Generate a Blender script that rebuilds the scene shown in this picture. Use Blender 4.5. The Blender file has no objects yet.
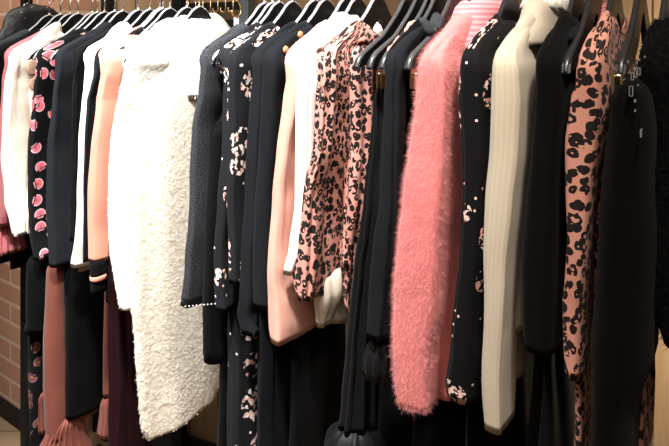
import bpy, bmesh, math, random
from mathutils import Vector, noise
random.seed(7)
sc = bpy.context.scene
COL = sc.collection
# ------------------------------------------------------------------ frame of the place
F, CX, Y0 = 580.0, 334.5, 46.0          # camera calibration (pixels of the 669x446 frame)
H = 1.70                                # camera height
TH = math.radians(34.8)
U = (math.cos(TH), -math.sin(TH))       # along the clothes rail, towards the near end
W = (math.sin(TH), math.cos(TH))        # along a hanger, away from the viewer
P0 = (-.626, 1.75)
def dot(a, b): return a[0]*b[0] + a[1]*b[1]
def P(s, a, z):                          # rail coordinates -> world
    return Vector((P0[0]+s*U[0]+a*W[0], P0[1]+s*U[1]+a*W[1], H+z))
def on_hanger(px, py, s):                # sight line meets the plane of the hanger at s -> (a, z)
    d = ((px-CX)/F, 1); k = (s+dot(P0, U))/dot(d, U)
    return dot((k*d[0]-P0[0], k-P0[1]), W), (Y0-py)/F*k
def on_front(px, py, a):                 # sight line meets a plane parallel to the rail -> (s, z, depth)
    d = ((px-CX)/F, 1); k = (a+dot(P0, W))/dot(d, W)
    return dot((k*d[0]-P0[0], k-P0[1]), U), (Y0-py)/F*k, k
def neck(px): return on_front(px, 0, 0)[0]
def tip(px): return on_front(px, 0, -.205)[0]

# ------------------------------------------------------------------ materials
class NT:
    def __init__(s, name):
        m = bpy.data.materials.new(name); m.use_nodes = True
        s.m = m; s.t = m.node_tree; s.b = s.t.nodes['Principled BSDF']
    def n(s, typ, **kw):
        x = s.t.nodes.new(typ)
        for k, v in kw.items():
            if k in x.inputs: x.inputs[k].default_value = v
            else: setattr(x, k, v)
        return x
    def l(s, a, b): s.t.links.new(a, b)
    def uv(s, scale=1.0, sy=None):
        u = s.n('ShaderNodeUVMap'); mp = s.n('ShaderNodeMapping')
        mp.inputs['Scale'].default_value = (scale, sy or scale, scale)
        s.l(u.outputs[0], mp.inputs[0]); return mp.outputs[0]
    def math(s, op, a, b=None, c=None):
        x = s.n('ShaderNodeMath', operation=op)
        for i, v in enumerate((a, b, c)):
            if v is None: continue
            if isinstance(v, (int, float)): x.inputs[i].default_value = v
            else: s.l(v, x.inputs[i])
        return x.outputs[0]
    def mix(s, fac, a, b):
        x = s.n('ShaderNodeMix', data_type='RGBA')
        if isinstance(fac, (int, float)): x.inputs[0].default_value = fac
        else: s.l(fac, x.inputs[0])
        for i, v in ((6, a), (7, b)):
            if isinstance(v, tuple): x.inputs[i].default_value = (*v, 1)
            else: s.l(v, x.inputs[i])
        return x.outputs[2]
    def bump(s, h, st=.3, d=.002):
        x = s.n('ShaderNodeBump'); x.inputs['Strength'].default_value = st; x.inputs['Distance'].default_value = d
        s.l(h, x.inputs['Height']); s.l(x.outputs[0], s.b.inputs['Normal'])
    def set(s, rough=.8, sheen=0, metal=0, spec=.3):
        s.b.inputs['Roughness'].default_value = rough; s.b.inputs['Metallic'].default_value = metal
        s.b.inputs['Specular IOR Level'].default_value = spec
        s.b.inputs['Sheen Weight'].default_value = sheen

def fabric(name, c, rough=.85, sheen=.15, weave=900, bump=.25, var=.15, spec=.2, crease=0):
    t = NT(name); t.set(rough, sheen, 0, spec)
    v = t.uv()
    n = t.n('ShaderNodeTexNoise', Scale=9.0, Detail=4.0); t.l(v, n.inputs['Vector'])
    w = t.n('ShaderNodeTexNoise', Scale=float(weave), Detail=2.0); t.l(v, w.inputs['Vector'])
    f = t.math('ADD', t.math('MULTIPLY', n.outputs[0], .6), t.math('MULTIPLY', w.outputs[0], .4))
    lo = tuple(x*(1-var*1.6) for x in c); hi = tuple(min(1, x*(1+var)) for x in c)
    r = t.n('ShaderNodeMapRange'); t.l(f, r.inputs[0]); r.inputs[1].default_value = .3; r.inputs[2].default_value = .7
    t.l(t.mix(r.outputs[0], lo, hi), t.b.inputs['Base Color'])
    h = t.math('MULTIPLY', w.outputs[0], .3)
    if crease:
        cn = t.n('ShaderNodeTexNoise', Scale=14.0, Detail=3.0, Distortion=1.2); t.l(t.uv(1.6, .5), cn.inputs['Vector'])
        h = t.math('ADD', h, t.math('MULTIPLY', cn.outputs[0], crease))
    t.bump(h, bump, .003)
    return t.m
def plain(name, c, rough=.5, metal=0, spec=.5):
    t = NT(name); t.set(rough, 0, metal, spec)
    tc = t.n('ShaderNodeTexCoord'); n = t.n('ShaderNodeTexNoise', Scale=60.0, Detail=3.0); t.l(tc.outputs['Object'], n.inputs['Vector'])
    t.l(t.mix(n.outputs[0], tuple(x*.85 for x in c), tuple(min(1, x*1.12) for x in c)), t.b.inputs['Base Color'])
    return t.m
def leopard(name, base, light, scale=62, dark=(.012, .009, .008)):
    t = NT(name); t.set(.75, .05, 0, .12)
    v = t.uv(1, .8)
    dn = t.n('ShaderNodeTexNoise', Scale=75.0, Detail=2.0); t.l(v, dn.inputs['Vector'])
    a = t.n('ShaderNodeVectorMath', operation='SUBTRACT'); t.l(dn.outputs['Color'], a.inputs[0]); a.inputs[1].default_value = (.5, .5, .5)
    b = t.n('ShaderNodeVectorMath', operation='SCALE'); t.l(a.outputs[0], b.inputs[0]); b.inputs['Scale'].default_value = .010
    c = t.n('ShaderNodeVectorMath', operation='ADD'); t.l(v, c.inputs[0]); t.l(b.outputs[0], c.inputs[1])
    vo = t.n('ShaderNodeTexVoronoi', Scale=float(scale), Randomness=.85, voronoi_dimensions='2D'); t.l(c.outputs[0], vo.inputs['Vector'])
    sep = t.n('ShaderNodeSeparateColor'); t.l(vo.outputs['Color'], sep.inputs[0])
    d = vo.outputs['Distance']
    rmax = t.math('MULTIPLY_ADD', sep.outputs[0], .14, .38)
    spot = t.math('LESS_THAN', d, rmax)
    core = t.math('MULTIPLY', t.math('LESS_THAN', d, t.math('MULTIPLY_ADD', sep.outputs[0], .16, .03)), t.math('GREATER_THAN', sep.outputs[1], .66))
    br = t.n('ShaderNodeTexNoise', Scale=110.0, Detail=1.0); t.l(v, br.inputs['Vector'])
    gap = t.math('GREATER_THAN', br.outputs[0], .37)
    f = t.math('MULTIPLY', t.math('MULTIPLY', spot, t.math('SUBTRACT', 1.0, core)), gap)
    n = t.n('ShaderNodeTexNoise', Scale=16.0, Detail=2.0); t.l(v, n.inputs['Vector'])
    t.l(t.mix(f, t.mix(n.outputs[0], base, light), dark), t.b.inputs['Base Color'])
    w = t.n('ShaderNodeTexNoise', Scale=700.0); t.l(v, w.inputs['Vector']); t.bump(w.outputs[0], .15)
    return t.m
def floral(name, ground=(.02, .021, .024), scale=11.0, dens=.42, off=0.0, c1=(.75, .42, .36), c2=(.85, .78, .74), crad=.36):
    t = NT(name); t.set(.8, .02, 0, .05)
    v0 = t.uv(1, .85)
    ad = t.n('ShaderNodeVectorMath', operation='ADD'); t.l(v0, ad.inputs[0]); ad.inputs[1].default_value = (off, off*.7, 0)
    v = ad.outputs[0]
    cl = t.n('ShaderNodeTexVoronoi', Scale=scale, Randomness=.8, voronoi_dimensions='2D'); t.l(v, cl.inputs['Vector'])
    sp = t.n('ShaderNodeSeparateColor'); t.l(cl.outputs['Color'], sp.inputs[0])
    inside = t.math('LESS_THAN', cl.outputs['Distance'], t.math('MULTIPLY_ADD', sp.outputs[2], .2, crad-.1))
    keep = t.math('LESS_THAN', sp.outputs[0], .8)
    dn = t.n('ShaderNodeTexNoise', Scale=170.0, Detail=2.0); t.l(v, dn.inputs['Vector'])
    d1 = t.n('ShaderNodeVectorMath', operation='SUBTRACT'); t.l(dn.outputs['Color'], d1.inputs[0]); d1.inputs[1].default_value = (.5, .5, .5)
    d2 = t.n('ShaderNodeVectorMath', operation='MULTIPLY_ADD'); t.l(d1.outputs[0], d2.inputs[0]); d2.inputs[1].default_value = (.014, .014, .014); t.l(v, d2.inputs[2])
    vd = d2.outputs[0]
    pe = t.n('ShaderNodeTexVoronoi', Scale=scale*9.37, Randomness=1.0, voronoi_dimensions='2D'); t.l(vd, pe.inputs['Vector'])
    ps = t.n('ShaderNodeSeparateColor'); t.l(pe.outputs['Color'], ps.inputs[0])
    pet = t.math('MULTIPLY', t.math('LESS_THAN', pe.outputs['Distance'], .48), t.math('LESS_THAN', ps.outputs[0], dens))
    f = t.math('MULTIPLY', t.math('MULTIPLY', inside, keep), pet)
    # sparse stray buds
    st = t.n('ShaderNodeTexVoronoi', Scale=scale*5, Randomness=1.0, voronoi_dimensions='2D'); t.l(v, st.inputs['Vector'])
    ss = t.n('ShaderNodeSeparateColor'); t.l(st.outputs['Color'], ss.inputs[0])
    f2 = t.math('MULTIPLY', t.math('LESS_THAN', st.outputs['Distance'], .15), t.math('LESS_THAN', ss.outputs[0], .07))
    t.l(t.mix(t.math('MAXIMUM', f, f2), ground, t.mix(ps.outputs[1], c1, c2)), t.b.inputs['Base Color'])
    w = t.n('ShaderNodeTexNoise', Scale=700.0); t.l(v, w.inputs['Vector']); t.bump(w.outputs[0], .15)
    return t.m
def fruit(name, pink=(.75, .13, .18), off=(0.0, 0.0), dim=1.0):
    t = NT(name); t.set(.8, .02, 0, .05)
    v0 = t.uv(1, 1)
    ad = t.n('ShaderNodeVectorMath', operation='ADD'); t.l(v0, ad.inputs[0]); ad.inputs[1].default_value = (off[0], off[1], 0)
    v = ad.outputs[0]
    vo = t.n('ShaderNodeTexVoronoi', Scale=20.0, Randomness=.65, voronoi_dimensions='2D'); t.l(v, vo.inputs['Vector'])
    sep = t.n('ShaderNodeSeparateColor'); t.l(vo.outputs['Color'], sep.inputs[0])
    sc1 = t.n('ShaderNodeVectorMath', operation='SCALE'); t.l(v, sc1.inputs[0]); sc1.inputs['Scale'].default_value = 20.0
    po = t.n('ShaderNodeVectorMath', operation='SCALE'); t.l(vo.outputs['Position'], po.inputs[0]); po.inputs['Scale'].default_value = 20.0
    # position output is already in texture space divided by the scale
    df = t.n('ShaderNodeVectorMath', operation='SUBTRACT'); t.l(sc1.outputs[0], df.inputs[0]); t.l(po.outputs[0], df.inputs[1])
    xy = t.n('ShaderNodeSeparateXYZ'); t.l(df.outputs[0], xy.inputs[0])
    ang = t.math('MULTIPLY', sep.outputs[0], 6.28)
    side = t.math('ADD', t.math('MULTIPLY', xy.outputs[0], t.math('COSINE', ang)), t.math('MULTIPLY', xy.outputs[1], t.math('SINE', ang)))
    d = vo.outputs['Distance']
    half = t.math('MULTIPLY', t.math('GREATER_THAN', side, -.08), t.math('LESS_THAN', sep.outputs[1], .95))
    flesh = t.math('MULTIPLY', t.math('LESS_THAN', d, .27), half)
    rind = t.math('MULTIPLY', t.math('LESS_THAN', d, .33), half)
    eye = t.math('MULTIPLY', t.math('LESS_THAN', d, .09), half)
    stalk = t.math('MULTIPLY', t.math('LESS_THAN', t.math('ABSOLUTE', t.math('ADD', side, .17)), .035), t.math('LESS_THAN', d, .26))
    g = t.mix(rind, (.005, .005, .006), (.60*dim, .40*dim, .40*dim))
    g = t.mix(stalk, g, (.50*dim, .22*dim, .24*dim)); g = t.mix(flesh, g, pink); g = t.mix(eye, g, (.25, .12, .1))
    t.l(g, t.b.inputs['Base Color'])
    w = t.n('ShaderNodeTexNoise', Scale=700.0); t.l(v, w.inputs['Vector']); t.bump(w.outputs[0], .15)
    return t.m
def tweed(name):
    t = NT(name); t.set(.95, .03, 0, .08)
    v = t.uv(1, 1)
    a = t.n('ShaderNodeTexNoise', Scale=260.0, Detail=3.0); t.l(t.uv(1, 3.0), a.inputs['Vector'])
    b = t.n('ShaderNodeTexNoise', Scale=420.0, Detail=2.0); t.l(v, b.inputs['Vector'])
    f = t.math('MULTIPLY', a.outputs[0], b.outputs[0])
    r = t.n('ShaderNodeMapRange'); t.l(f, r.inputs[0]); r.inputs[1].default_value = .17; r.inputs[2].default_value = .42
    t.l(t.mix(r.outputs[0], (.002, .0025, .0035), (.075, .080, .094)), t.b.inputs['Base Color'])
    t.bump(f, .5, .004)
    return t.m
def boucle(name, c, lo):
    t = NT(name); t.set(.95, .2 if c[0] > .1 else .01, 0, .1 if c[0] > .1 else .02)
    v = t.uv(1, 1)
    a = t.n('ShaderNodeTexNoise', Scale=150.0, Detail=4.0, Distortion=1.5); t.l(v, a.inputs['Vector'])
    b = t.n('ShaderNodeTexVoronoi', Scale=120.0); t.l(v, b.inputs['Vector'])
    f = t.math('MULTIPLY', t.math('SUBTRACT', 1.1, b.outputs['Distance']), a.outputs[0])
    r = t.n('ShaderNodeMapRange'); t.l(f, r.inputs[0]); r.inputs[1].default_value = .1; r.inputs[2].default_value = .5
    t.l(t.mix(r.outputs[0], lo, c), t.b.inputs['Base Color'])
    t.bump(f, .5, .005)
    return t.m
def ribbed(name, c, lo, scale=420, along=True):
    t = NT(name); t.set(.85, .2, 0, .15)
    v = t.uv(1, 1)
    x = t.n('ShaderNodeSeparateXYZ'); t.l(v, x.inputs[0])
    sn = t.math('SINE', t.math('MULTIPLY', x.outputs[0 if along else 1], float(scale)))
    n = t.n('ShaderNodeTexNoise', Scale=160.0, Detail=3.0); t.l(v, n.inputs['Vector'])
    f = t.math('ADD', t.math('MULTIPLY_ADD', sn, .35, .5), t.math('MULTIPLY', t.math('SUBTRACT', n.outputs[0], .5), .5))
    t.l(t.mix(f, lo, c), t.b.inputs['Base Color'])
    t.bump(f, .25, .003)
    return t.m

M = {}
M['black'] = fabric('black_cloth', (.0042, .0042, .0045), .85, .02, spec=.03)
M['blackb'] = fabric('black_crepe', (.0032, .0032, .0033), .9, .02, spec=.03)
M['satin_black'] = fabric('black_satin', (.0055, .0055, .006), .5, .02, bump=.15, spec=.12)
M['charcoal'] = fabric('charcoal_cloth', (.0085, .0096, .0118), .85, .02, spec=.03)
M['navy'] = fabric('ink_cloth', (.0125, .0142, .0175), .8, .02, var=.08, spec=.03)
M['grey'] = fabric('grey_cloth', (.030, .033, .038), .9, .02, spec=.03)
M['burgundy'] = fabric('burgundy_cloth', (.014, .0035, .0045), .85, .02, spec=.03)
M['white'] = fabric('white_cloth', (.84, .82, .80), .85, .1, var=.04)
M['cream'] = fabric('cream_satin', (.80, .72, .62), .5, .1, var=.06, bump=.5, spec=.4, crease=1.6)
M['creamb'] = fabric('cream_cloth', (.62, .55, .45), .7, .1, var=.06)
M['beige'] = fabric('beige_lining', (.42, .33, .27), .9, 0, var=.06)
M['tan'] = fabric('tan_sheer', (.42, .27, .19), .9, 0, var=.06)
M['dusty'] = fabric('dusty_pink', (.36, .10, .11), .7, .1)
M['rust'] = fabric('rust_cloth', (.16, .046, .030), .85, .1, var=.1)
M['rustp'] = fabric('rust_pleats', (.20, .058, .043), .6, .1, var=.1)
M['peach'] = fabric('peach_knit', (.62, .25, .175), .9, .2, weave=300, bump=.5, var=.08)
M['pinksat'] = fabric('pink_satin', (.68, .35, .275), .42, .1, bump=.45, var=.06, spec=.45, crease=1.5)
M['blush'] = fabric('blush_white', (.84, .77, .74), .7, .1, var=.04)
M['tweed'] = tweed('tweed')
M['teddy'] = boucle('teddy_white', (.86, .80, .70), (.64, .56, .45))
M['teddyS'] = boucle('teddy_sleeve', (.90, .87, .82), (.80, .76, .68))
M['furcoat'] = boucle('black_fur', (.005, .005, .0055), (.0015, .0015, .0015))
M['sequin'] = None
M['leo'] = leopard('leopard_coral', (.52, .215, .175), (.62, .31, .26), 82)
M['leo2'] = leopard('leopard_rust', (.47, .20, .145), (.55, .27, .21), 76)
M['leo3'] = leopard('leopard_dusk', (.42, .17, .13), (.48, .22, .17), 58)
M['flo1'] = floral('floral_navy', (.010, .011, .0135), 13.0, .6, .31, crad=.30)
M['flo2'] = floral('floral_ink', (.010, .011, .013), 12.0, .65, 2.17, crad=.32)
M['flo3'] = floral('floral_black', (.0045, .0045, .005), 16.0, .6, 4.4, (.62, .33, .27), (.72, .6, .54), crad=.28)
M['fruit'] = fruit('fruit_print')
M['fruit2'] = fruit('fruit_print_dim', (.16, .05, .042), (.013, .02), .3)  # the fruit print again in darker colours
M['mohair'] = fabric('mohair_knit', (.60, .175, .17), .9, .2, weave=260, bump=.4, var=.12)
M['mohair_rib'] = ribbed('mohair_rib', (.78, .30, .31), (.52, .10, .12), 620, False)
M['mohairF'] = plain('mohair_hair', (.74, .28, .275), .7, 0, .2)
M['furS'] = plain('teddy_hair', (.86, .80, .70), .9, 0, .1)
M['furB'] = plain('black_hair', (.005, .005, .005), .9, 0, .03)
M['ivory'] = ribbed('ivory_pleats', (.47, .40, .305), (.42, .355, .265), 900, True)
M['ivoryR'] = fabric('ivory_ruffle', (.60, .57, .52), .8, .1, var=.05)
M['pinkknit'] = ribbed('pink_knit', (.66, .25, .24), (.45, .13, .13), 900, False)
M['hanger'] = plain('hanger_black', (.005, .0055, .0065), .4, 0, .25)
M['strip'] = plain('hanger_edge', (.26, .26, .265), .3, 0, .6)  # pale tone paints the highlight along the hanger's top edge
M['strip_mid'] = plain('hanger_edge_mid', (.045, .045, .046), .3, 0, .5)  # same edge, painted darker for weaker light
M['strip_dark'] = plain('hanger_edge_dark', (.02, .02, .021), .3, 0, .5)  # same edge, painted darkest for the least lit hangers
M['chrome'] = plain('chrome_wire', (.75, .73, .70), .25, 1)
M['gold'] = plain('gold_metal', (.78, .55, .25), .28, 1)
M['print'] = plain('hanger_print', (.03, .032, .034), .5)
M['steel'] = plain('black_steel', (.006, .0065, .0065), .5, 0, .25)
M['steelb'] = plain('blue_grey_steel', (.10, .125, .15), .5, 0, .4)
M['pearl'] = plain('pearl_beads', (.8, .76, .7), .25, 0, .6)
M['button'] = plain('tan_button', (.50, .22, .11), .3, 0, .5)
M['crystal'] = plain('crystal', (.55, .55, .56), .15, .6, .8)
M['labelw'] = plain('grey_label', (.36, .37, .38), .5)
M['strap'] = fabric('white_strap', (.84, .82, .78), .7, 0)
t = NT('sequin_black'); t.set(.5, .1, 0, .4)
v = t.uv(); vo = t.n('ShaderNodeTexVoronoi', Scale=110.0); t.l(v, vo.inputs['Vector'])
sp = t.n('ShaderNodeSeparateColor'); t.l(vo.outputs['Color'], sp.inputs[0])
f = t.math('MULTIPLY', t.math('GREATER_THAN', sp.outputs[0], .95), t.math('LESS_THAN', vo.outputs['Distance'], .3))
t.l(t.mix(f, (.009, .011, .015), (.35, .33, .32)), t.b.inputs['Base Color']); t.bump(vo.outputs['Distance'], .5)
M['sequin'] = t.m

# ------------------------------------------------------------------ mesh helpers
def finish(name, bm, m, parent=None, smooth=True, loc=None):
    me = bpy.data.meshes.new(name)
    off = Vector(loc or (0, 0, 0)); q_ = parent
    while q_ is not None: off = off+q_.location; q_ = q_.parent
    bmesh.ops.translate(bm, verts=bm.verts, vec=-Vector(off))
    bm.normal_update()
    bm.to_mesh(me); bm.free()
    if smooth: me.polygons.foreach_set('use_smooth', [True]*len(me.polygons))
    me.materials.append(m)
    o = bpy.data.objects.new(name, me); COL.objects.link(o)
    if parent is not None: o.parent = parent
    else: o.location = off
    return o
def thing(name, label, cat, loc, group=None):
    o = bpy.data.objects.new(name, None); COL.objects.link(o)
    o.empty_display_size = .05
    o.location = loc; o['label'] = label; o['category'] = cat
    if group: o['group'] = group
    return o
def tag(o, label, cat, group=None):
    o['label'] = label; o['category'] = cat
    if group: o['group'] = group
    return o
def box(bm, c, dims, ax=(U, W), rot=None):
    """box centred at c; dims along rail, along hanger, up"""
    vs = []
    for i in (-1, 1):
        for j in (-1, 1):
            for k in (-1, 1):
                vs.append(bm.verts.new((c[0]+i*dims[0]/2*ax[0][0]+j*dims[1]/2*ax[1][0], c[1]+i*dims[0]/2*ax[0][1]+j*dims[1]/2*ax[1][1], c[2]+k*dims[2]/2)))
    for q in ((0, 1, 3, 2), (4, 6, 7, 5), (0, 4, 5, 1), (2, 3, 7, 6), (0, 2, 6, 4), (1, 5, 7, 3)):
        bm.faces.new([vs[i] for i in q])
def tube(bm, pts, r, n=8, closed=False):
    rings = []
    N = len(pts)
    for i, p in enumerate(pts):
        a = pts[i-1] if (i > 0 or closed) else p
        b = pts[(i+1) % N] if (i < N-1 or closed) else p
        d = (Vector(b)-Vector(a)).normalized()
        x = d.cross(Vector((.31, .17, .93)));
        if x.length < .1: x = d.cross(Vector((1, 0, 0)))
        x.normalize(); y = d.cross(x)
        rr = r[i] if isinstance(r, (list, tuple)) else r
        rings.append([bm.verts.new(Vector(p)+x*rr*math.cos(6.2832*k/n)+y*rr*math.sin(6.2832*k/n)) for k in range(n)])
    for i in range(N if closed else N-1):
        A, B = rings[i], rings[(i+1) % N]
        for k in range(n): bm.faces.new((A[k], A[(k+1) % n], B[(k+1) % n], B[k]))
    if not closed:
        bm.faces.new(rings[0][::-1]); bm.faces.new(rings[-1])
def interp(rows, t):
    for i in range(len(rows)-1):
        if t <= rows[i+1][0] or i == len(rows)-2:
            A, B = rows[i], rows[i+1]; f = (t-A[0])/(B[0]-A[0]) if B[0] != A[0] else 0
            f = max(0, min(1, f)); f = f*f*(3-2*f)*.5+f*.5
            return [A[k]+(B[k]-A[k])*f for k in range(1, len(A))]
def loft(rows, n=40, step=.012, e=2.3, folds=0, amp=0, seed=0, rough=0, flare=0, top=True, roughf=60, wob=.0035, scoop=None):
    """rows: (z, s, a, ha, hs) from top to bottom; closed tube of cloth with folds running down"""
    bm = bmesh.new(); uvl = bm.loops.layers.uv.new('UVMap')
    z0, z1 = rows[0][0], rows[-1][0]
    rr = [(-r[0], *r[1:]) for r in rows]
    N = max(3, int((z0-z1)/step))
    rings = []; us = []
    rnd = random.Random(seed)
    ph = [rnd.random()*6.28 for _ in range(8)]
    per = max(2*(r[3]+r[4])*1.5 for r in rows)
    for i in range(N+1):
        f = i/N; z = z0+(z1-z0)*f
        s, a, ha, hs = interp(rr, -z)
        # round the two ends
        kt = min(1, (i+.6)/2.0); k = kt**.5 if top else 1
        ring = []
        g = amp*(flare*f+(1-flare) if flare else 1)*min(1, f*4+.15)
        for j in range(n):
            th = 6.28318*j/n
            c, sn = math.cos(th), math.sin(th)
            x = math.copysign(abs(c)**(2/e), c); y = math.copysign(abs(sn)**(2/e), sn)
            d = 0
            if folds:
                d = g*(math.sin(folds*th+ph[0]+.7*math.sin(3*f+ph[1]))+.5*math.sin((folds*1.7//1)*th+ph[2]+2*f)+.4*math.sin(2*th+ph[3]+4*f))/1.5
            aa = a+(ha*x)*k+d*c*.6; zz = z
            if scoop is not None and abs(aa) < .080:
                zz = min(z, .058-scoop*(1-(aa/.080)**2))
            p = P(s+(hs*y)*k+d*sn, aa, zz)
            if rough:
                q = noise.noise_vector(p*roughf)
                p = p+q*rough
            else:
                q = noise.noise_vector(Vector((p.x*22+seed, p.y*22, p.z*3.2)))
                q2 = noise.noise_vector(Vector((p.x*9, p.y*9+seed, p.z*9)))
                p = p+(Vector((q.x, q.y, 0))*wob+Vector((q2.x, q2.y, 0))*wob*.8)*min(1, f*5)
            ring.append(bm.verts.new(p))
        rings.append((ring, z))
    seedu = (seed*.37) % 3
    mid = rings[int(N*.6)][0]; cum = [0.0]
    for j in range(n): cum.append(cum[-1]+(mid[j].co-mid[(j+1) % n].co).length)
    per = cum[-1]
    for i in range(N):
        A, za = rings[i]; B, zb = rings[i+1]
        for j in range(n):
            j2 = (j+1) % n
            fc = bm.faces.new((A[j], B[j], B[j2], A[j2]))
            for lp, (uu, vv) in zip(fc.loops, ((j, za), (j, zb), (j+1, zb), (j+1, za))):
                lp[uvl].uv = (seedu+cum[uu], vv)
    for ring, rev in ((rings[0][0], True), (rings[-1][0], False)):
        ctr = bm.verts.new(sum((v.co for v in ring), Vector())/n)
        if not rev:                       # open hem: the cloth turns in and goes up inside
            c0 = ctr.co.copy(); inn = [bm.verts.new(c0+(v.co-c0)*.86+Vector((0, 0, min(.012, (z0-z1)*.2)))) for v in ring]
            for j in range(n):
                j2 = (j+1) % n; fc = bm.faces.new((ring[j], inn[j], inn[j2], ring[j2]))
                for lp in fc.loops: lp[uvl].uv = (seedu+j/n*per, z1)
            ring = inn; ctr.co = c0+Vector((0, 0, min(.03, (z0-z1)*.4)))
        for j in range(n):
            q = (ring[j], ring[(j+1) % n], ctr)
            fc = bm.faces.new(q if rev else q[::-1])
            for lp in fc.loops: lp[uvl].uv = (seedu, (z0 if rev else z1))
    bmesh.ops.recalc_face_normals(bm, faces=bm.faces)
    return bm
def traced(rows, ac=-.165, hs0=.026, hamax=.075, hamin=.02):
    """rows (y, xl, xr) of an outline on the photo -> loft rows on a plane parallel to the rail"""
    out = []
    for y, xl, xr in rows:
        mid = (xl+xr)/2
        s, z, k = on_front(mid, y, ac)
        dx = (mid-CX)/F; nn = math.hypot(1, dx)
        we = abs(W[0]-dx*W[1])/nn; ue = abs(U[0]-dx*U[1])/nn
        wd = (xr-xl)/2*k/F/nn
        hs = min(hs0, .75*wd/ue)
        ha = math.sqrt(max(0, wd*wd-(hs*ue)**2))/we
        ha = max(hamin, min(hamax, ha))
        hs = math.sqrt(max((.3*wd)**2, wd*wd-(ha*we)**2))/ue
        out.append((z, s, ac, ha, hs))
    return out
def inv_prof(z):
    for (a0, z0), (a1, z1) in zip(PROF, PROF[1:]):
        if z >= z1: return a0+(a1-a0)*max(0, (z0-z))/(z0-z1)
    return .206
def band_rows(rows, near=-.214, hs0=.026, hamax=.07):
    out = []
    for q in rows:
        h0 = hs0 if q[1] > 330 else min(hs0, .016)
        r = traced([q], near+.05, h0, hamax)[0]
        for _ in range(2): r = traced([q], near+r[3], h0, hamax)[0]
        r = (on_front((q[1]+q[2])/2, q[0], near+.3*r[3])[1], *r[1:])
        out.append(r)
    return out
def sleeve_rows(rows, s, near=-.214, hs0=.026, hamax=.07, z0=.040):
    out = [r for r in band_rows(rows, near, hs0, hamax) if r[0] < -.042]
    f = out[0]; top = []
    for i, z in enumerate((z0, z0*.6, z0*.25, -.006, -.020, -.032)):
        a0 = -inv_prof(z-.012)-.008; k = (i+.5)/6
        far = min(-.02, a0+.06+.06*k)
        if i >= 4: far = far*(1-.5*(i-3)/2)+(f[2]+f[3])*.5*(i-3)/2
        sc_ = s+(f[1]-s)*k*k
        top.append((z, sc_, (a0+far)/2, (far-a0)/2, max(.015+(f[4]-.015)*k*k, min(f[4]+.005, abs(sc_-s)+.009))))
    return top+out
def traced_flat(rows, s, hs=.018, amax=.2, ar=None):
    """rows (y, xl, xr) on the hanger plane s -> loft rows; xr None = full depth"""
    out = []
    for y, xl, xr in rows:
        a0, z = on_hanger(xl, y, s)
        a0 = max(-.23, a0)
        a1 = amax if xr is None else min(.30, on_hanger(xr, y, s)[0])
        if a1-a0 < .03: a1 = a0+.03
        out.append((z, s, (a0+a1)/2, (a1-a0)/2, hs))
    return out
SHO = [(.062, .060), (.054, .076), (.040, .098), (.022, .125), (.004, .165), (-.016, .196), (-.040, .204)]
def body_rows(s, z1, hs=.017, ha=.165, haend=None, armless=False, hsend=None, narrow=1.0):
    rows = []
    for z, h in SHO:
        rows.append((z+.008, s, 0, (h+.006)*narrow, max(.011, hs*.75)))
    rows.append((-.10, s, 0.005, max(ha, .18*narrow), hs))
    rows.append((-.20, s, .005, ha, hs))
    rows.append((z1, s, .005, haend or ha, hsend or hs))
    return rows
def yz(y, s, a=-.15):                     # height of an image row at the given place
    p = P(s, a, 0); return (Y0-y)/F*p.y
def fuzz(bm_src, count, length, width, jitter, seed, down=.3, zmin=None):
    """fine hairs standing on a cloth surface"""
    rnd = random.Random(seed)
    faces = [f for f in bm_src.faces]
    ar = [f.calc_area() for f in faces]
    out = bmesh.new()
    for f in rnd.choices(faces, ar, k=count):
        vs = [v.co for v in f.verts]
        x, y = rnd.random(), rnd.random()
        if len(vs) == 4: p = vs[0]*(1-x)*(1-y)+vs[1]*x*(1-y)+vs[2]*x*y+vs[3]*(1-x)*y
        else:
            if x+y > 1: x, y = 1-x, 1-y
            p = vs[0]+(vs[1]-vs[0])*x+(vs[2]-vs[0])*y
        nrm = f.normal.copy()
        d = (nrm+Vector((rnd.gauss(0, jitter), rnd.gauss(0, jitter), rnd.gauss(0, jitter)-down))).normalized()
        L = length*rnd.uniform(.4, 1.15)
        sd = d.cross(Vector((rnd.random()-.5, rnd.random()-.5, rnd.random()-.5))).normalized()*width/2
        bend = Vector((rnd.gauss(0, .3), rnd.gauss(0, .3), -.25-.3*rnd.random()))*L
        m_ = p+d*L*.55+bend*.15; e_ = p+d*L*.85+bend*.55
        a, b, c, dd, ee = [out.verts.new(q) for q in (p-sd, p+sd, m_+sd*.8, m_-sd*.8, e_)]
        out.faces.new((a, b, c, dd)); out.faces.new((dd, c, ee))
    return out

# ------------------------------------------------------------------ hangers
PROF = [(0, .108), (.012, .104), (.025, .096), (.045, .074), (.066, .056), (.09, .037), (.112, .020), (.15, .003), (.185, -.013), (.200, -.026), (.204, -.036)]
def prof(a):
    a = abs(a)
    for (a0, z0), (a1, z1) in zip(PROF, PROF[1:]):
        if a <= a1: return z0+(z1-z0)*(a-a0)/(a1-a0)
    return PROF[-1][1]
def lower(a):
    a = abs(a)
    hgt = .050+.012*min(1, a/.05) if a < .06 else .062-.040*min(1, (a-.06)/.13)
    return prof(a)-hgt*(math.sqrt(max(.02, 1-((a-.175)/.0295)**2)) if a > .175 else 1)
def text_mesh(body, size):
    cu = bpy.data.curves.new('logo_text', 'FONT'); cu.body = body; cu.size = size; cu.align_x = 'CENTER'; cu.align_y = 'CENTER'
    cu.resolution_u = 2
    o = bpy.data.objects.new('logo_text', cu); COL.objects.link(o)
    bpy.context.view_layer.update()
    me = bpy.data.meshes.new_from_object(o.evaluated_get(bpy.context.evaluated_depsgraph_get()))
    bpy.data.objects.remove(o); bpy.data.curves.remove(cu)
    return me
LOGO = text_mesh('ZARA', .016)
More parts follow.
